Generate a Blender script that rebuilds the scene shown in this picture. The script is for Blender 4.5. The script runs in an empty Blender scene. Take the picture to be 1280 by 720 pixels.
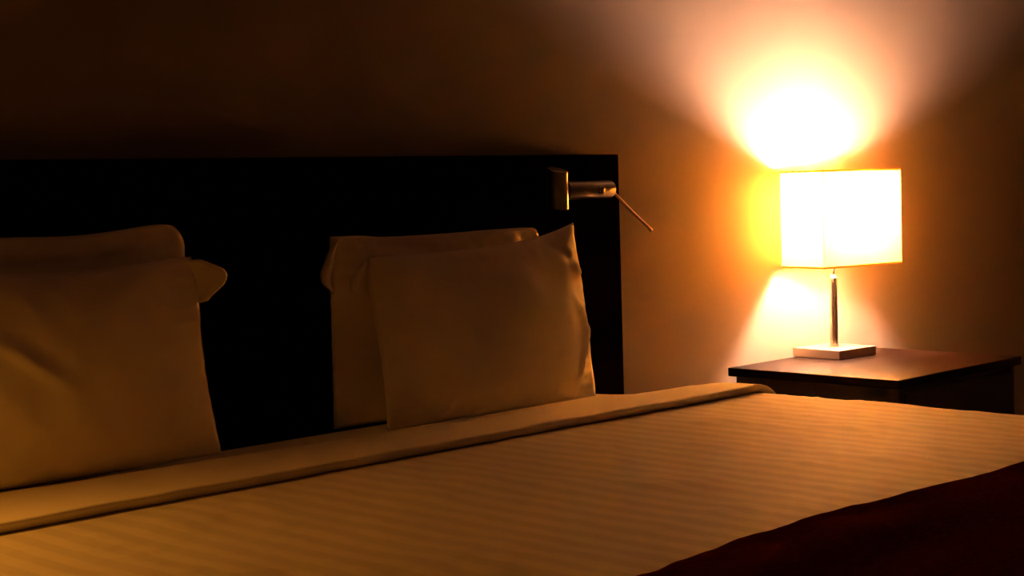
import bpy, bmesh, math, random
from mathutils import Vector, Matrix, noise

random.seed(7)
scn = bpy.context.scene
COL = scn.collection

# ------------------------------------------------------------------ helpers
def link(name, bm, mat, parent=None, smooth=True, loc=None):
    me = bpy.data.meshes.new(name)
    bmesh.ops.recalc_face_normals(bm, faces=bm.faces)
    bm.to_mesh(me); bm.free()
    if smooth:
        for p in me.polygons: p.use_smooth = True
    o = bpy.data.objects.new(name, me)
    COL.objects.link(o)
    me.materials.append(mat)
    if parent is not None:
        o.parent = parent
    if loc: o.location = loc
    return o

def tag(o, label, cat, group=None):
    o['label'] = label; o['category'] = cat
    if group: o['group'] = group
    return o

def thing(name, label, cat, loc=(0, 0, 0), rz=0.0, group=None):
    o = bpy.data.objects.new(name, None)
    o.empty_display_size = .1
    COL.objects.link(o)
    o.location = loc; o.rotation_euler = (0, 0, rz)
    return tag(o, label, cat, group)

def structure(o):
    o['kind'] = 'structure'
    return o

def add_box(bm, x0, x1, y0, y1, z0, z1, bevel=0.0, seg=2):
    m = Matrix.Translation(((x0+x1)/2, (y0+y1)/2, (z0+z1)/2)) @ Matrix.Diagonal((x1-x0, y1-y0, z1-z0, 1))
    r = bmesh.ops.create_cube(bm, size=1.0, matrix=m)
    if bevel > 0:
        es = list({e for v in r['verts'] for e in v.link_edges})
        bmesh.ops.bevel(bm, geom=es, offset=bevel, segments=seg, profile=.5, affect='EDGES')
    return bm

def box_bm(*a, **k):
    return add_box(bmesh.new(), *a, **k)

def lathe(bm, prof, n=32, axis='Z', origin=(0, 0, 0)):
    """prof: list of (radius, height) from bottom to top, closed with caps where the radius is 0"""
    rings = []
    def pt(r, h, a):
        c, s = r*math.cos(a), r*math.sin(a)
        p = {'Z': (c, s, h), 'X': (h, c, s), 'Y': (s, h, c)}[axis]
        return (p[0]+origin[0], p[1]+origin[1], p[2]+origin[2])
    for r, h in prof:
        if r <= 1e-6:
            rings.append([bm.verts.new(pt(0, h, 0))])
        else:
            rings.append([bm.verts.new(pt(r, h, 2*math.pi*i/n)) for i in range(n)])
    for a, b in zip(rings, rings[1:]):
        for i in range(n):
            j = (i+1) % n
            if len(a) == 1 and len(b) == 1: continue
            if len(a) == 1: bm.faces.new((a[0], b[j], b[i]))
            elif len(b) == 1: bm.faces.new((a[i], a[j], b[0]))
            else: bm.faces.new((a[i], a[j], b[j], b[i]))
    return bm

def tube(bm, pts, radii, n=12):
    pts = [Vector(p) for p in pts]
    rings = []
    for i, p in enumerate(pts):
        t = (pts[min(i+1, len(pts)-1)] - pts[max(i-1, 0)]).normalized()
        a = t.cross(Vector((0, 1, 0)))
        if a.length < .05: a = t.cross(Vector((1, 0, 0)))
        a.normalize(); b = t.cross(a)
        rings.append([bm.verts.new(p + radii[i]*(a*math.cos(2*math.pi*k/n) + b*math.sin(2*math.pi*k/n))) for k in range(n)])
    for a, b in zip(rings, rings[1:]):
        for i in range(n):
            bm.faces.new((a[i], a[(i+1) % n], b[(i+1) % n], b[i]))
    bm.faces.new(rings[0][::-1]); bm.faces.new(rings[-1])
    return bm

def sharp_edges(o, deg=35):
    """split shading at hard corners"""
    m = o.modifiers.new('edge_split', 'EDGE_SPLIT'); m.split_angle = math.radians(deg)
    return o

def poly(pts, t):
    """point at fraction t of the length of a polyline"""
    pts = [Vector(p) for p in pts]
    L = [0]
    for a, b in zip(pts, pts[1:]): L.append(L[-1] + (b-a).length)
    d = max(0, min(1, t))*L[-1]
    for i in range(len(pts)-1):
        if d <= L[i+1] or i == len(pts)-2:
            f = (d-L[i])/max(L[i+1]-L[i], 1e-9)
            return pts[i].lerp(pts[i+1], f)

def smooth_poly(pts, n=3):
    """round a polyline by corner cutting, ends kept"""
    pts = [Vector(p) for p in pts]
    for _ in range(n):
        q = [pts[0]]
        for a, b in zip(pts, pts[1:]):
            q += [a.lerp(b, .25), a.lerp(b, .75)]
        q.append(pts[-1]); pts = q
    return pts

def ss(a, b, x):
    t = max(0, min(1, (x-a)/(b-a)))
    return t*t*(3-2*t)

def lerp_table(tab, x):
    if x <= tab[0][0]: return tab[0][1]
    for (a, va), (b, vb) in zip(tab, tab[1:]):
        if x <= b:
            t = (x-a)/(b-a); t = t*t*(3-2*t)
            return va + (vb-va)*t
    return tab[-1][1]

# ------------------------------------------------------------------ materials
def material(name, color, rough=.8, metal=0.0, spec=.5, sheen=0.0):
    m = bpy.data.materials.new(name); m.use_nodes = True
    b = m.node_tree.nodes['Principled BSDF']
    b.inputs['Base Color'].default_value = (*color, 1)
    b.inputs['Roughness'].default_value = rough
    b.inputs['Metallic'].default_value = metal
    b.inputs['Specular IOR Level'].default_value = spec
    if sheen:
        b.inputs['Sheen Weight'].default_value = sheen
    return m, m.node_tree.nodes, m.node_tree.links, b

def noise_color(m, N, L, b, c0, c1, scale=8, detail=4, stretch=(1, 1, 1)):
    tc = N.new('ShaderNodeTexCoord'); mp = N.new('ShaderNodeMapping')
    mp.inputs['Scale'].default_value = stretch
    nt = N.new('ShaderNodeTexNoise'); nt.inputs['Scale'].default_value = scale; nt.inputs['Detail'].default_value = detail
    cr = N.new('ShaderNodeValToRGB')
    cr.color_ramp.elements[0].position = .35; cr.color_ramp.elements[1].position = .65
    cr.color_ramp.elements[0].color = (*c0, 1); cr.color_ramp.elements[1].color = (*c1, 1)
    L.new(tc.outputs['Object'], mp.inputs['Vector']); L.new(mp.outputs[0], nt.inputs['Vector'])
    L.new(nt.outputs['Fac'], cr.inputs['Fac']); L.new(cr.outputs['Color'], b.inputs['Base Color'])
    return nt, mp, tc

def bump(N, L, b, src, strength=.2, dist=.002):
    bp = N.new('ShaderNodeBump'); bp.inputs['Strength'].default_value = strength; bp.inputs['Distance'].default_value = dist
    L.new(src, bp.inputs['Height']); L.new(bp.outputs[0], b.inputs['Normal'])

WALL = (.34, .265, .190)
def mat_wall():
    m, N, L, b = material('painted_wall', WALL, .9, spec=.2)
    nt, _, _ = noise_color(m, N, L, b, tuple(c*.985 for c in WALL), tuple(c*1.015 for c in WALL), 3)
    n2 = N.new('ShaderNodeTexNoise'); n2.inputs['Scale'].default_value = 250
    bump(N, L, b, n2.outputs['Fac'], .08, .001)
    return m
M_WALL = mat_wall()

CEIL = (.11, .065, .033)
def mat_ceiling():
    m, N, L, b = material('ceiling_paint', CEIL, .95, spec=.1)
    noise_color(m, N, L, b, tuple(c*.985 for c in CEIL), tuple(c*1.015 for c in CEIL), 4)
    return m
M_CEIL = mat_ceiling()

def mat_carpet():
    m, N, L, b = material('carpet', (.12, .07, .045), 1.0, spec=.05)
    nt, _, _ = noise_color(m, N, L, b, (.10, .055, .035), (.15, .09, .055), 180)
    bump(N, L, b, nt.outputs['Fac'], .4, .004)
    return m
M_CARPET = mat_carpet()

def mat_trim():
    m, N, L, b = material('trim_paint', (.5, .42, .33), .5)
    noise_color(m, N, L, b, (.49, .41, .32), (.51, .43, .34), 10)
    return m
M_TRIM = mat_trim()

def mat_wood(name, c0, c1, rough, spec=.5, along='X'):
    m, N, L, b = material(name, c0, rough, spec=spec)
    st = {'X': (1.2, 14, 14), 'Z': (14, 14, 1.2)}[along]
    nt, _, _ = noise_color(m, N, L, b, c0, c1, 5, 6, st)
    bump(N, L, b, nt.outputs['Fac'], .04, .001)
    return m
M_HEAD = mat_wood('espresso_headboard_wood', (.004, .0018, .0012), (.007, .003, .002), .8, .0)
M_STAND = mat_wood('dark_mahogany_wood', (.008, .0028, .0012), (.013, .0046, .002), .36, .10)
M_STAND_BODY = mat_wood('dark_mahogany_carcass', (.030, .011, .006), (.045, .017, .009), .4, .4, 'Z')

LINEN = (.84, .77, .57)
def mat_linen(name, col, stripes=False, rough=.85, spec=.2):
    m, N, L, b = material(name, col, rough, spec=spec)
    tc = N.new('ShaderNodeTexCoord')
    wv = N.new('ShaderNodeTexNoise'); wv.inputs['Scale'].default_value = 420; wv.inputs['Detail'].default_value = 1
    L.new(tc.outputs['Object'], wv.inputs['Vector'])
    n2 = N.new('ShaderNodeTexNoise'); n2.inputs['Scale'].default_value = 14; n2.inputs['Detail'].default_value = 5
    L.new(tc.outputs['Object'], n2.inputs['Vector'])
    cr = N.new('ShaderNodeValToRGB')
    cr.color_ramp.elements[0].color = (*[c*.95 for c in col], 1); cr.color_ramp.elements[1].color = (*[min(1, c*1.04) for c in col], 1)
    L.new(n2.outputs['Fac'], cr.inputs['Fac'])
    add = N.new('ShaderNodeMath'); add.operation = 'ADD'
    m1 = N.new('ShaderNodeMath'); m1.operation = 'MULTIPLY'; m1.inputs[1].default_value = .25
    m2 = N.new('ShaderNodeMath'); m2.operation = 'MULTIPLY'; m2.inputs[1].default_value = 1.2
    L.new(wv.outputs['Fac'], m1.inputs[0]); L.new(n2.outputs['Fac'], m2.inputs[0])
    L.new(m1.outputs[0], add.inputs[0]); L.new(m2.outputs[0], add.inputs[1])
    h = add.outputs[0]
    if stripes:                                   # satin stripes running from head to foot
        w = N.new('ShaderNodeTexWave'); w.wave_type = 'BANDS'; w.bands_direction = 'X'; w.wave_profile = 'SIN'
        w.inputs['Scale'].default_value = STRIPE
        w.inputs['Distortion'].default_value = .25; w.inputs['Detail'].default_value = 1
        L.new(tc.outputs['Object'], w.inputs['Vector'])
        r2 = N.new('ShaderNodeValToRGB'); r2.color_ramp.elements[0].position = .35; r2.color_ramp.elements[1].position = .65
        L.new(w.outputs['Fac'], r2.inputs['Fac'])
        mix = N.new('ShaderNodeMix'); mix.data_type = 'RGBA'; mix.blend_type = 'MULTIPLY'
        inv = N.new('ShaderNodeMapRange'); inv.inputs['To Min'].default_value = .88; inv.inputs['To Max'].default_value = 1.0
        L.new(r2.outputs['Color'], inv.inputs['Value'])
        comb = N.new('ShaderNodeCombineColor')
        for k in range(3): L.new(inv.outputs[0], comb.inputs[k])
        mix.inputs['Factor'].default_value = 1
        L.new(cr.outputs['Color'], mix.inputs['A']); L.new(comb.outputs[0], mix.inputs['B'])
        L.new(mix.outputs['Result'], b.inputs['Base Color'])
        m3 = N.new('ShaderNodeMath'); m3.operation = 'MULTIPLY_ADD'; m3.inputs[1].default_value = .3
        L.new(r2.outputs['Color'], m3.inputs[0]); L.new(h, m3.inputs[2]); h = m3.outputs[0]
    else:
        L.new(cr.outputs['Color'], b.inputs['Base Color'])
    bump(N, L, b, h, .35, .002)
    return m
STRIPE = 6.6
M_PILLOW = mat_linen('pillow_cotton', LINEN)
M_SHEET = mat_linen('sheet_cotton', LINEN, False, .7, .3)
M_COVER = mat_linen('striped_coverlet_cotton', (.70, .635, .46), True, .68, .20)
M_MATTRESS = mat_linen('mattress_ticking', LINEN)

def mat_throw():
    m, N, L, b = material('dark_throw_weave', (.06, .012, .010), .95, spec=.0)
    nt, _, _ = noise_color(m, N, L, b, (.052, .0065, .0055), (.095, .012, .010), 60, 4, (1, 5, 1))
    bump(N, L, b, nt.outputs['Fac'], .4, .002)
    return m
M_THROW = mat_throw()

def mat_metal(name, col, rough):
    m, N, L, b = material(name, col, rough, 1.0)
    tc = N.new('ShaderNodeTexCoord'); nt = N.new('ShaderNodeTexNoise'); nt.inputs['Scale'].default_value = 60
    mr = N.new('ShaderNodeMapRange'); mr.inputs['To Min'].default_value = rough*.8; mr.inputs['To Max'].default_value = rough*1.25
    L.new(tc.outputs['Object'], nt.inputs['Vector']); L.new(nt.outputs['Fac'], mr.inputs['Value']); L.new(mr.outputs[0], b.inputs['Roughness'])
    return m
M_NICKEL = mat_metal('brushed_nickel', (.62, .52, .38), .24)
M_CHROME = mat_metal('polished_chrome', (.36, .31, .20), .34)
M_SATIN = mat_metal('satin_nickel', (.58, .48, .36), .42)
M_KNOB = mat_metal('dark_metal', (.25, .20, .16), .35)
M_COPPER = mat_metal('copper_toned_metal', (.8, .55, .4), .35)

def mat_shade():
    m = bpy.data.materials.new('shade_linen'); m.use_nodes = True
    N, L = m.node_tree.nodes, m.node_tree.links
    N.remove(N['Principled BSDF'])
    out = N['Material Output']
    tr = N.new('ShaderNodeBsdfTranslucent'); df = N.new('ShaderNodeBsdfDiffuse'); mx = N.new('ShaderNodeMixShader')
    tc = N.new('ShaderNodeTexCoord'); nt = N.new('ShaderNodeTexNoise'); nt.inputs['Scale'].default_value = 120; nt.inputs['Detail'].default_value = 3
    mp = N.new('ShaderNodeMapping'); mp.inputs['Scale'].default_value = (1, 1, .15)
    L.new(tc.outputs['Object'], mp.inputs['Vector']); L.new(mp.outputs[0], nt.inputs['Vector'])
    cr = N.new('ShaderNodeValToRGB')
    cr.color_ramp.elements[0].color = (*[c*.94 for c in SHADE_T], 1); cr.color_ramp.elements[1].color = (*SHADE_T, 1)
    L.new(nt.outputs['Fac'], cr.inputs['Fac']); L.new(cr.outputs['Color'], tr.inputs['Color'])
    df.inputs['Color'].default_value = (.82, .68, .44, 1)
    mx.inputs['Fac'].default_value = .5
    L.new(tr.outputs[0], mx.inputs[1]); L.new(df.outputs[0], mx.inputs[2]); L.new(mx.outputs[0], out.inputs['Surface'])
    return m
SHADE_T = (.65, .350, .064)
M_SHADE = mat_shade()
M_HEM = M_SHADE

BULB_COL = (1.0, .555, .40)
BULB_E = 3600.0
SPOT_W = 13.6
def mat_bulb(name, e):
    m = bpy.data.materials.new(name); m.use_nodes = True
    N, L = m.node_tree.nodes, m.node_tree.links
    N.remove(N['Principled BSDF'])
    em = N.new('ShaderNodeEmission'); em.inputs['Color'].default_value = (*BULB_COL, 1); em.inputs['Strength'].default_value = e
    L.new(em.outputs[0], N['Material Output'].inputs['Surface'])
    return m
M_BULB = mat_bulb('lit_bulb_glass', BULB_E)

# ------------------------------------------------------------------ the room
X0, X1, Y0, Y1, ZC = -4.3, 3.4, -4.6, 0.0, 2.65
structure(link('floor', box_bm(X0, X1, Y0, Y1, -.05, 0), M_CARPET, smooth=False))
structure(link('ceiling', box_bm(X0, X1, Y0, Y1, ZC, ZC+.05), M_CEIL, smooth=False))
structure(link('wall_back', box_bm(X0-.1, X1+.1, Y1, Y1+.1, -.05, ZC+.05), M_WALL, smooth=False))
structure(link('wall_front', box_bm(X0-.1, X1+.1, Y0-.1, Y0, -.05, ZC+.05), M_WALL, smooth=False))
structure(link('wall_left', box_bm(X0-.1, X0, Y0, Y1, -.05, ZC+.05), M_WALL, smooth=False))
structure(link('wall_right', box_bm(X1, X1+.1, Y0, Y1, -.05, ZC+.05), M_WALL, smooth=False))
structure(link('baseboard_back', box_bm(X0, X1, -.014, 0, 0, .10, bevel=.003), M_TRIM, smooth=False))

# ------------------------------------------------------------------ headboard
hb = bmesh.new()
add_box(hb, -2.03, 0.0, -.070, -.016, .10, 1.169, bevel=.003)
o = link('headboard', hb, M_HEAD, smooth=False)
tag(o, 'wide flat espresso-dark wooden headboard standing on the wall behind the bed', 'headboard')
for xa in (-1.85, -.25):
    link('foot', box_bm(xa-.04, xa+.04, -.060, -.020, 0, .10, bevel=.002), M_HEAD, o, smooth=False)

# ------------------------------------------------------------------ the bed
MT = .6475                                   # top of the mattress
BXL, BXR = -1.985, -.035                    # where the top starts to round over the sides
bed = thing('bed', 'king size bed with thick white mattress pushed up to the dark headboard', 'bed', (-1.01, -1.08, 0))
def sag(x, y):
    """the mattress gives a little at the two corners by the headboard"""
    mid = (BXL+BXR)/2
    return .026*ss(.74, .97, abs(x-mid))*ss(-.33, -.10, y)
def mattress_bm():
    bm = box_bm(BXL-.02, BXR+.02, -2.06, -.078, .34, MT, bevel=.058, seg=6)
    cuts = [((x, 0, 0), (1, 0, 0)) for x in [BXL+.03*i for i in range(1, 12)] + [BXR-.03*i for i in range(1, 12)]] + [((0, -.10-.03*i, 0), (0, 1, 0)) for i in range(9)]
    for co, no in cuts:
        bmesh.ops.bisect_plane(bm, geom=bm.verts[:]+bm.edges[:]+bm.faces[:], plane_co=co, plane_no=no)
    for v in bm.verts:
        v.co.z -= sag(v.co.x, v.co.y)*ss(.40, .62, v.co.z)
    return bm
def loc(bmv, off=(-1.01, -1.08, 0)):
    bmesh.ops.translate(bmv, verts=bmv.verts, vec=(-off[0], -off[1], -off[2])); return bmv
link('mattress', loc(mattress_bm()), M_MATTRESS, bed)
link('bed_base', loc(box_bm(BXL-.01, BXR+.01, -2.05, -.085, .10, .338, bevel=.01)), M_HEAD, bed, smooth=False)
for xx in (BXL+.06, BXR-.06):
    for yy in (-1.98, -.16):
        link('leg', loc(lathe(bmesh.new(), [(0, 0), (.022, 0), (.03, .10), (0, .10)], 20, origin=(xx, yy, 0))), M_HEAD, bed, smooth=False)

# cloth lying on the bed: s runs across the bed, over both side edges
RE = .068
def over_bed(s, h, drop_flare=.0):
    """s: signed distance across from the bed's middle; h: height above the mattress surface -> x, z"""
    half = (BXR-BXL)/2; mid = (BXR+BXL)/2
    sg = 1 if s >= 0 else -1
    a = abs(s)
    if a <= half - .03:
        return mid + s, MT + h
    a -= half - .03
    r = RE + h
    arc = RE*math.pi/2
    if a <= arc:
        t = a/RE
        return mid + sg*(half - .03 + r*math.sin(t)), MT - RE + r*math.cos(t)
    a -= arc
    return mid + sg*(half - .03 + r + .10*a*drop_flare), MT - RE - a

def s_values(drop, n=120):
    half = (BXR-BXL)/2 - .03; arc = RE*math.pi/2
    out = []
    for i in range(7): out.append(-(half+arc+drop) + drop*i/7)
    for i in range(10): out.append(-(half+arc) + arc*i/10)
    for i in range(n+1): out.append(-half + 2*half*i/n)
    for i in range(1, 11): out.append(half + arc*i/10)
    for i in range(1, 8): out.append(half + arc + drop*i/7)
    return out

def cloth_loop(name, profile, drop, mat, wob, n=120, flare=.3):
    """profile(s) -> closed list of (y, h); swept across the bed"""
    bm = bmesh.new(); rows = []
    for s in s_values(drop, n):
        row = []
        for (y, h, top) in profile(s):
            x, z = over_bed(s, h + (wob(s, y) if top else 0), flare)
            row.append(bm.verts.new((x, y, z - sag(x, y))))
        rows.append(row)
    k = len(rows[0])
    for a, b in zip(rows, rows[1:]):
        for i in range(k):
            bm.faces.new((a[i], a[(i+1) % k], b[(i+1) % k], b[i]))
    caps = [bm.faces.new(rows[0]), bm.faces.new(rows[-1][::-1])]
    bmesh.ops.triangulate(bm, faces=caps)
    return link(name, bm, mat)

def wob(amp, sc, seed):
    return lambda s, y: amp*noise.fractal(Vector((s*sc, y*sc, seed)), 1.0, 2.0, 3)

# striped coverlet
COVH = .0065
cw = lambda s, y: .006*max(0, noise.fractal(Vector((s*6, y*6, 3.1)), 1.0, 2.0, 3))
cw2 = lambda s, y: .0035*max(0, noise.fractal(Vector((s*22, y*30, 9.7)), 1.0, 2.0, 3)-.15)
def cover_profile(s):
    ys = [-.40 - (2.10-.40)*i/150 for i in range(151)]
    pr = []
    for y in ys:
        h = lerp_table([(-2.1, .0065), (-1.4, COVH), (-.497, COVH), (-.46, .004), (-.30, .004)], y)
        pr.append((y, h, True))
    pr += [(-2.106, .005, False), (-2.105, .003, False)]
    pr += [(-2.10 + (2.10-.398)*i/24, .0015, False) for i in range(25)]
    return pr
cover = cloth_loop('coverlet', cover_profile, .26, M_COVER, lambda s, y: cw(s, y)*ss(-.50, -.62, y) + cw2(s, y)*ss(-.52, -.6, y), 140)
tag(cover, 'large cream striped coverlet spread flat over the bed below the folded sheet', 'coverlet')

# turned-down sheet, a thick folded band across the bed
def band_profile(s):
    e = .004*noise.noise(Vector((s*3, 0, 1.7))) + .0025*noise.noise(Vector((s*13, 0, 4.7)))
    k = ss(.55, .95, s)                            # the fold puffs up a little near the right edge
    f = -.500 + e
    b = -.250 - .060*s + .005*noise.noise(Vector((s*4, 3.3, 0)))
    pr = [(b+.016, .0015, False), (b+.010, .0045, True), (b+.002, .0075, True), (b-.010, .010, True), (b-.03, .012, True)]
    for i in range(1, 12):
        t = i/12
        pr.append((b-.03 + (f+.022-b+.03)*t, (.012 + .0108*t) + .004*k*math.sin(math.pi*t), True))
    pr += [(f+.014, .0240, True), (f+.006, .0240, True), (f+.001, .0230, True), (f, .0205, True), (f+.0025, .014, True), (f+.007, .0092, True), (f+.009, .0073, False), (f+.014, .0071, False),
           (f+.04, .0062, False), (f+.09, .0060, False), (f+.14, .0056, False), (b-.03, .0052, False), (b+.012, .0015, False)]
    return pr
bw = wob(.0010, 9, 21.0)
band = cloth_loop('top_sheet', band_profile, .24, M_SHEET, bw, 160)
tag(band, 'cream top sheet turned down in a thick folded band in front of the pillows', 'sheet')

# dark throw over the foot of the bed
def throw_profile(s):
    f = lerp_table([(-1.05, -1.405), (-.46, -1.385), (-.35, -1.372), (-.24, -1.352), (-.09, -1.352), (.06, -1.368), (.22, -1.376), (.40, -1.386), (1.05, -1.392)], s) + .017 \
        + .003*noise.noise(Vector((s*7, 1.1, 8.2)))
    pr = [(f, .0165, False), (f-.002, .023, True), (f-.008, .029, True), (f-.018, .032, True)]
    for i in range(1, 41):
        y = f-.018 + (-1.98-f+.018)*i/40
        pr.append((y, .032 + .004*math.sin((y-f)*38)*math.exp((y-f)*3), True))
    pr += [(-1.988, .022, False)]
    pr += [(-1.985 + (f-.01+1.985)*i/16, .0165, False) for i in range(17)]
    return pr
tw = wob(.005, 7, 33.0)
throw = cloth_loop('bed_throw', throw_profile, .30, M_THROW, tw, 130, .4)
tag(throw, 'dark maroon throw laid across the foot of the bed over the striped coverlet', 'throw')

# ------------------------------------------------------------------ pillows
def pillow(name, label, top, right, bot, left, yb, yt, zb, zt, thick, seed, lumps, bulge=.0, n=56):
    """top/right/bot/left are outlines (x, z) running left-to-right and top-to-bottom; yb/yt: depth of the mid plane low and high"""
    bm = bmesh.new()
    T, R, B, L = (smooth_poly(p, 2) for p in (top, right, bot, left))
    c00, c10, c01, c11 = Vector(T[0]), Vector(T[-1]), Vector(B[0]), Vector(B[-1])
    cx = (c00.x+c10.x)/2
    F = [[None]*(n+1) for _ in range(n+1)]; K = [[None]*(n+1) for _ in range(n+1)]
    grid = {}
    def mid(u, v):
        a = poly(T, u)*(1-v) + poly(B, u)*v
        b = poly(L, v)*(1-u) + poly(R, v)*u
        c = (c00*(1-u)+c10*u)*(1-v) + (c01*(1-u)+c11*u)*v
        return a+b-c
    cache = [[mid(i/n, j/n) for j in range(n+1)] for i in range(n+1)]
    for i in range(n+1):
        for j in range(n+1):
            u, v = i/n, j/n
            p = cache[i][j]
            y = yb + (yt-yb)*(p.y-zb)/(zt-zb)
            a, b = 1-abs(2*u-1)**2.1, 1-abs(2*v-1)**2.3
            th = thick*(max(a, 0)**.75)*(max(b, 0)**.68)
            th = max(th, .0035) if 0 < i < n and 0 < j < n else 0
            # creases that run in from the seams, and soft lumps
            edge = min(u, 1-u, v, 1-v)
            w = 0
            for (lu, lv, ang, ln, wd, am) in lumps:
                du, dv = (u-lu), (v-lv)
                al = du*math.cos(ang)+dv*math.sin(ang); ac = -du*math.sin(ang)+dv*math.cos(ang)
                w += am*math.exp(-(al/ln)**2-(ac/wd)**2)
            nz = noise.fractal(Vector((p.x*9, p.y*9, seed)), 1.0, 2.0, 3)*.006
            pk = noise.noise(Vector((u*26 if min(v, 1-v) < min(u, 1-u) else seed, v*26 if min(v, 1-v) >= min(u, 1-u) else seed, seed)))*.008*math.exp(-((edge-.06)/.06)**2)
            m_ = min(1, edge/.05)
            yf = y - th + (-(nz+pk+w))*m_
            yk = y + th*.42 + nz*.3*m_
            wx = .0025*noise.noise(Vector((p.y*40, seed, 1)))*(1-m_)
            if th == 0:
                v_ = bm.verts.new((p.x+wx, y, p.y)); F[i][j] = K[i][j] = v_
            else:
                F[i][j] = bm.verts.new((p.x, yf, p.y)); K[i][j] = bm.verts.new((p.x, yk, p.y))
    for i in range(n):
        for j in range(n):
            bm.faces.new((F[i][j], F[i+1][j], F[i+1][j+1], F[i][j+1]))
            q = (K[i][j], K[i][j+1], K[i+1][j+1], K[i+1][j])
            bm.faces.new(q) if len(set(q)) == 4 and not all(x in F[i] + F[i+1] for x in q) else None
    o = link(name, bm, M_PILLOW)
    return tag(o, label, 'pillow', 'white pillows propped against the headboard')

def flap(parent, pts_in, pts_out, y_in, y_out, seed, n=14, curl=.012, thick=.005):
    """loose open end of the pillowcase: a double layer of cloth hanging off the pillow's side edge"""
    bm = bmesh.new(); A, B = smooth_poly(pts_in, 2), smooth_poly(pts_out, 2)
    F, K = [], []
    for i in range(n+1):
        t = i/n; a, b = poly(A, t), poly(B, t); rf, rk = [], []
        for j in range(n+1):
            q = j/n; p = a.lerp(b, q)
            y = y_in + (y_out-y_in)*q + curl*math.sin(q*math.pi*1.1+seed) * (.4+.6*t) + .004*noise.noise(Vector((t*5, q*5, seed)))
            open_ = thick*(.6 + 1.2*q*math.sin(math.pi*min(1, max(0, t))))
            rf.append(bm.verts.new((p.x, y-open_, p.y))); rk.append(bm.verts.new((p.x, y+open_, p.y)))
        F.append(rf); K.append(rk)
    for i in range(n):
        for j in range(n):
            bm.faces.new((F[i][j], F[i+1][j], F[i+1][j+1], F[i][j+1]))
            bm.faces.new((K[i][j], K[i][j+1], K[i+1][j+1], K[i+1][j]))
        bm.faces.new((F[i][0], K[i][0], K[i+1][0], F[i+1][0])); bm.faces.new((F[i][n], F[i+1][n], K[i+1][n], K[i][n]))
    for j in range(n):
        bm.faces.new((F[0][j], F[0][j+1], K[0][j+1], K[0][j])); bm.faces.new((F[n][j], K[n][j], K[n][j+1], F[n][j+1]))
    return link('case_flap', bm, M_PILLOW, parent)

# front right
p1 = pillow('pillow', 'plump white pillow with pointed corner, in front, nearest the lit lamp',
    [(-.860, .978), (-.7785, .979), (-.697, .9765), (-.566, .982), (-.43, .990), (-.352, 1.004), (-.284, 1.0215)],
    [(-.284, 1.0215), (-.2885, .980), (-.283, .933), (-.287, .849), (-.289, .773), (-.294, .656)],
    [(-.872, .6565), (-.7225, .6555), (-.549, .6555), (-.41, .6555), (-.294, .656)],
    [(-.860, .978), (-.867, .936), (-.866, .869), (-.861, .80), (-.862, .726), (-.872, .6565)],
    -.247, -.186, .655, 1.02, .076, 2.3,
    [(.93, .22, 1.45, .10, .020, .010), (.92, .50, 1.2, .10, .022, .011), (.95, .62, 2.0, .08, .018, .009), (.10, .15, 2.2, .10, .03, .008),
     (.5, .10, .1, .25, .04, -.006), (.12, .9, .7, .09, .03, .008), (.86, .10, .9, .1, .02, -.006), (.90, .78, 1.75, .16, .016, .008), (.07, .55, 1.55, .3, .035, .006)])
flap(p1, [(-.838, .975), (-.842, .935), (-.842, .903)], [(-.876, .967), (-.918, .921), (-.876, .906)], -.192, -.197, .4)
# rear right
p2 = pillow('pillow', 'white pillow standing behind the plump pointed one nearest the lamp', 
    [(-.884, 1.017), (-.80, 1.016), (-.77, 1.011), (-.625, 1.010), (-.40, 1.015), (-.325, 1.013)],
    [(-.325, 1.013), (-.306, .985), (-.30, .85), (-.30, .74), (-.31, .6510)],
    [(-.893, .6510), (-.70, .6500), (-.50, .6500), (-.31, .6510)],
    [(-.884, 1.017), (-.886, .95), (-.887, .89), (-.890, .77), (-.893, .6510)],
    -.116, -.112, .64, 1.0, .036, 5.1,
    [(.1, .12, 1.5, .12, .03, .006), (.3, .06, .2, .2, .03, -.005)])
flap(p2, [(-.868, 1.012), (-.876, .96), (-.876, .905)], [(-.884, 1.012), (-.934, .940), (-.905, .915)], -.118, -.13, 1.4)
# front left
p3 = pillow('pillow', 'broad white pillow in front at the left, farther from the lit lamp',
    [(-1.86, .992), (-1.70, .994), (-1.59, .989), (-1.51, .985), (-1.438, .985), (-1.36, .990), (-1.28, .997), (-1.236, .998)],
    [(-1.236, .998), (-1.226, .94), (-1.230, .875), (-1.228, .82), (-1.222, .744), (-1.208, .658)],
    [(-1.85, .657), (-1.60, .6555), (-1.40, .6555), (-1.208, .658)],
    [(-1.86, .992), (-1.868, .90), (-1.868, .75), (-1.85, .657)],
    -.205, -.178, .64, 1.0, .074, 8.8,
    [(.46, .14, 1.25, .09, .02, .009), (.58, .14, 1.4, .08, .02, .007), (.66, .12, 2.0, .08, .025, .007), (.78, .10, 2.2, .09, .03, .006),
     (.44, .40, .95, .13, .024, .013), (.47, .335, .95, .12, .03, -.007), (.40, .62, 1.2, .16, .06, .006), (.92, .2, 1.5, .14, .02, -.004)])
flap(p3, [(-1.250, .992), (-1.252, .96), (-1.250, .915)], [(-1.222, .993), (-1.160, .966), (-1.213, .922)], -.182, -.178, 2.0)
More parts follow.
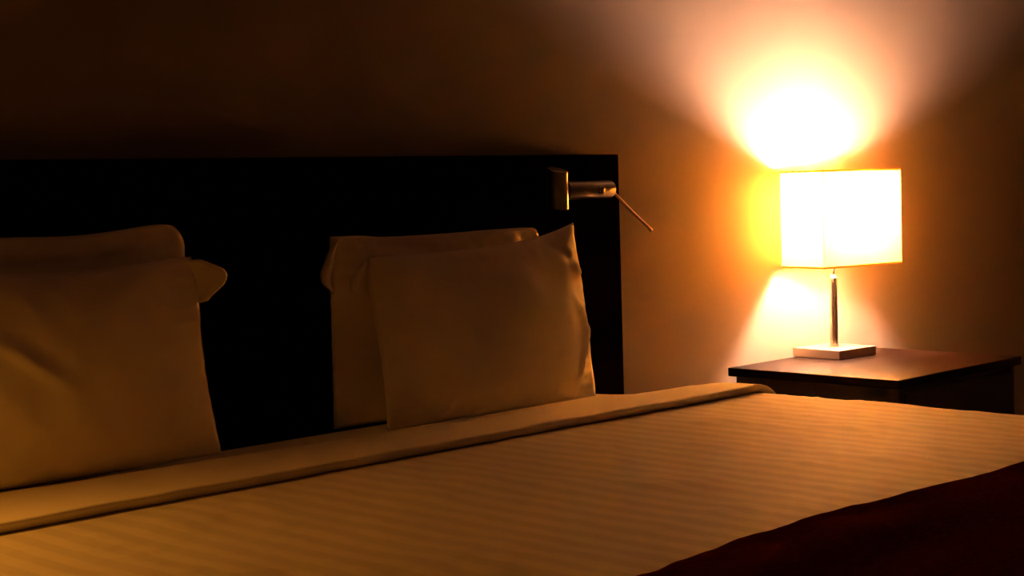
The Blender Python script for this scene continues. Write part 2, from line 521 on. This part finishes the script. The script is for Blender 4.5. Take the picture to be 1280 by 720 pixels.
# rear left
p4 = pillow('pillow', 'white pillow leaning on the headboard behind the broad left front pillow',
    [(-1.86, 1.035), (-1.70, 1.043), (-1.55, 1.044), (-1.467, 1.0415), (-1.409, 1.041), (-1.333, 1.047), (-1.262, 1.055), (-1.228, 1.052)],
    [(-1.228, 1.052), (-1.206, 1.03), (-1.206, .99), (-1.20, .85), (-1.21, .6510)],
    [(-1.84, .6510), (-1.60, .6500), (-1.40, .6500), (-1.21, .6510)],
    [(-1.86, 1.035), (-1.868, .90), (-1.865, .75), (-1.84, .6510)],
    -.116, -.112, .64, 1.05, .036, 11.9,
    [(.86, .10, 2.2, .10, .025, .010), (.78, .13, 2.5, .12, .03, -.007), (.92, .10, 1.6, .10, .012, .006), (.96, .12, 1.6, .10, .010, .005), (.5, .12, .0, .2, .03, -.006)])

# ------------------------------------------------------------------ reading light on the headboard
RLX, RLZ = -.236, 1.094
rl = thing('reading_light', 'small metal swing-arm reading light fixed to the headboard, thin rod hanging down', 'lamp', (RLX, -.070, RLZ))
bm = box_bm(-.011, .011, -.006, 0.002, -.036, .036, bevel=.002)
link('wall_plate', bm, M_CHROME, rl, smooth=False)
bm = bmesh.new()                                   # upright drum, its ends cut at a slant
NB, rb, cyb = 44, .0225, -.0285
rings = []
for (zf, zb_, rr) in ((-.0475, -.0415, rb-.003), (-.0445, -.0385, rb), (.0345, .0475, rb), (.0355, .0485, rb-.0012)):
    rings.append([bm.verts.new((rr*math.cos(2*math.pi*k/NB), cyb+rr*math.sin(2*math.pi*k/NB),
                  zf + (zb_-zf)*(.5+.5*math.sin(2*math.pi*k/NB)))) for k in range(NB)])
for a_, b_ in zip(rings, rings[1:]):
    for k in range(NB): bm.faces.new((a_[k], a_[(k+1) % NB], b_[(k+1) % NB], b_[k]))
bm.faces.new(rings[0][::-1]); bm.faces.new(rings[-1])
sharp_edges(link('bracket', bm, M_CHROME, rl), 28)
bm = bmesh.new()
lathe(bm, [(0, .0215), (.0195, .0215), (.0205, .0225), (.0205, .168), (.0198, .1695), (0, .1695)], 36, axis='X', origin=(0, -.0285, -.0045))
arm = sharp_edges(link('arm', bm, M_CHROME, rl), 28)
bm = bmesh.new()
lathe(bm, [(0, 0), (.008, 0), (.0085, -.002), (.0085, -.009), (.006, -.011), (0, -.011)], 20, axis='Y', origin=(.113, -.0475, -.005))
link('switch_knob', bm, M_NICKEL, arm)
bm = bmesh.new()
tube(bm, [(.1670, -.0285, .000), (.178, -.0285, -.0075), (.192, -.0285, -.0185), (.250, -.0285, -.061), (.306, -.0285, -.0985), (.312, -.0285, -.1025)],
     [.0030, .0032, .0034, .0036, .0042, .0048], 14)
link('rod', bm, M_COPPER, rl)

# ------------------------------------------------------------------ nightstand
NX, NY, NZ = .456, -.518, .626
NW, ND = .593, .497
ns = thing('nightstand', 'dark mahogany bedside table under the lit lamp, right of the bed', 'nightstand', (NX+NW/2, NY+ND/2, 0))
hw, hd = NW/2, ND/2
link('top', box_bm(-hw, hw, -hd, hd, NZ-.022, NZ, bevel=.0025), M_STAND, ns, smooth=False)
bm = bmesh.new()
bw_, bd = hw-.020, hd-.012
add_box(bm, -bw_, -bw_+.02, -bd, bd, .06, NZ-.022)
add_box(bm, bw_-.02, bw_, -bd, bd, .06, NZ-.022)
add_box(bm, -bw_+.02, bw_-.02, bd-.012, bd, .06, NZ-.022)
add_box(bm, -bw_+.02, bw_-.02, -bd+.004, bd-.012, .06, .08)
add_box(bm, -bw_+.02, bw_-.02, -bd+.004, bd-.012, .335, .350)
add_box(bm, -bw_+.02, bw_-.02, -bd+.004, bd-.012, NZ-.034, NZ-.022)
link('carcass', bm, M_STAND_BODY, ns, smooth=False)
for z0, z1 in ((.353, NZ-.037), (.083, .332)):
    d = link('drawer', add_box(box_bm(-bw_+.024, bw_-.024, -bd-.004, -bd+.014, z0, z1, bevel=.002), -bw_+.035, bw_-.035, -bd+.0141, bd-.03, z0+.02, z1-.04), M_STAND_BODY, ns, smooth=False)
    bm = bmesh.new()
    lathe(bm, [(0, -bd-.030), (.011, -bd-.029), (.014, -bd-.023), (.011, -bd-.014), (.006, -bd-.010), (.008, -bd-.0035), (0, -bd-.0035)], 24, axis='Y', origin=(0, 0, (z0+z1)/2))
    link('knob', bm, M_KNOB, d)
bm = bmesh.new()
add_box(bm, -bw_+.01, bw_-.01, -bd+.02, bd-.01, 0, .06)
link('plinth', bm, M_STAND_BODY, ns, smooth=False)

# ------------------------------------------------------------------ table lamp
def table_lamp(loc_, base_rz, shade_rz, shade_off, label, bulb_mat):
    lp = thing('table_lamp', label, 'lamp', loc_, base_rz)
    b = .0780
    link('base', box_bm(-b, b, -b, b, 0, .0245, bevel=.0015), M_SATIN, lp, smooth=False)
    bm = lathe(bmesh.new(), [(0, .0245), (.0125, .0245), (.0125, .029), (.0105, .030), (.0105, .205), (.0095, .2125), (.006, .2165), (0, .217)], 32)
    sharp_edges(link('stem', bm, M_NICKEL, lp), 40)
    bm = lathe(bmesh.new(), [(0, .2165), (.0038, .2165), (.0038, .229), (.0055, .231), (.0055, .238), (.0038, .240), (.0038, .275), (0, .275)], 24)
    sharp_edges(link('socket', bm, M_NICKEL, lp), 40)
    sx0, sy0 = shade_off[0]*.75, shade_off[1]          # side arm and lampholder inside the shade
    bm = tube(bmesh.new(), [(0, 0, .272), (sx0*.5, sy0*.5, .282), (sx0, sy0, .292)], [.0036, .0036, .0036], 10)
    lathe(bm, [(0, .290), (.0150, .291), (.0165, .300), (.0165, .345), (.014, .350), (0, .3503)], 24, origin=(sx0, sy0, 0))
    sharp_edges(link('lampholder', bm, M_NICKEL, lp), 40)
    # shade: four sides of stiff cloth, open above and below
    hx, hy, z0, z1 = SHADE_W/2, SHADE_D/2, .2405, .4955
    h = 0
    def square_tube(levels, closed):
        bm = bmesh.new(); rings = []
        for (r, z) in levels:
            ring = []
            for (sx, sy) in ((-1, -1), (1, -1), (1, 1), (-1, 1)):
                for a in range(5):                       # rounded corner
                    c = .005; an = math.atan2(sy, sx) - math.pi/4 + a*math.pi/8
                    ring.append(bm.verts.new((sx*(hx+r-c) + c*math.cos(an), sy*(hy+r-c) + c*math.sin(an), z)))
            rings.append(ring)
        k = len(rings[0])
        for a, c in zip(rings, rings[1:] + (rings[:1] if closed else [])):
            for i in range(k):
                bm.faces.new((a[i], a[(i+1) % k], c[(i+1) % k], c[i]))
        return bm
    bm = square_tube([(h, z0+.0005), (h, (z0+z1)/2), (h, z1-.0005)], False)
    sh = link('shade', bm, M_SHADE, lp, smooth=False)
    sh.rotation_euler = (0, 0, shade_rz-base_rz); sh.location = (shade_off[0], shade_off[1], 0)
    for (a, b) in ((z0, z0+.005), (z1-.005, z1)):        # stitched hem round each opening
        link('hem', square_tube([(h+.0008, a), (h+.0008, b), (h-.0012, b), (h-.0012, a)], True), M_HEM, sh, smooth=False)
    # wire carrier inside the shade
    bm = bmesh.new()
    zc = .352
    for (sx, sy) in ((1, 1), (-1, 1), (-1, -1), (1, -1)):
        tube(bm, [(sx*.004, sy*.004, zc-.05), (sx*.035, sy*.035, zc-.048), (sx*(hx-.006), sy*(hy-.006), z0+.012), (sx*(hx-.004), sy*(hy-.004), z0+.02), (sx*(hx-.004), sy*(hy-.004), z1-.004)], [.0013]*5, 8)
    link('wire_frame', bm, M_NICKEL, sh)
    bm = lathe(bmesh.new(), [(0, .3505), (.011, .3505), (.0125, .374), (.021, .393), (.0285, .409), (.0295, .420), (.026, .432), (.016, .443), (0, .447)], 24)
    bu = link('bulb', bm, bulb_mat, lp); bu.location = (shade_off[0]*.75, shade_off[1], 0)
    return lp
SHADE_W, SHADE_D = .308, .153
table_lamp((.822, -.098, NZ), -.075, -.14, (.0285, -.009), 'lit table lamp with square cream shade standing on the dark bedside table', M_BULB)

# ------------------------------------------------------------------ a reading lamp's pool of light, from beside the bed on the left
ld = bpy.data.lights.new('reading_spot', 'SPOT'); ld.energy = SPOT_W; ld.color = (1.0, .35, .035); ld.shadow_soft_size = .05
ld.spot_size = math.radians(130); ld.spot_blend = 1.0
lo = bpy.data.objects.new('reading_spot', ld); lo.location = (-2.20, -.37, 1.08); COL.objects.link(lo)
lo.rotation_euler = (Vector((-1.86, -.84, .6)) - lo.location).to_track_quat('-Z', 'Y').to_euler()

# ------------------------------------------------------------------ world, camera, view
w = bpy.data.worlds.new('World'); scn.world = w; w.use_nodes = True
w.node_tree.nodes['Background'].inputs['Color'].default_value = (.02, .01, .004, 1)
w.node_tree.nodes['Background'].inputs['Strength'].default_value = .02

F_PX = 1975.12
cd = bpy.data.cameras.new('camera'); cd.sensor_fit = 'HORIZONTAL'; cd.sensor_width = 36.0
cd.lens = F_PX*36.0/1280.0
cam = bpy.data.objects.new('camera', cd); COL.objects.link(cam)
r = Vector((0.707583780048244, -0.7060115248028193, -0.02954523748823635))
u = Vector((0.06535454116932382, 0.023753287022075468, 0.9975793528858714))
f = Vector((0.7036007235365704, 0.7078018848528485, -0.062948499883394))
M = Matrix(((r.x, u.x, -f.x, -2.75167), (r.y, u.y, -f.y, -2.47746), (r.z, u.z, -f.z, 1.09825), (0, 0, 0, 1)))
cam.matrix_world = M
scn.camera = cam

vs = scn.view_settings
scn.display_settings.display_device = 'sRGB'
vs.view_transform = 'Standard'; vs.look = 'None'; vs.gamma = 1.0; vs.use_curve_mapping = False
vs.exposure = 0.0
scn.cycles.use_denoising = True
scn.cycles.sample_clamp_indirect = 0.0
scn.cycles.max_bounces = 12
scn.cycles.diffuse_bounces = 6
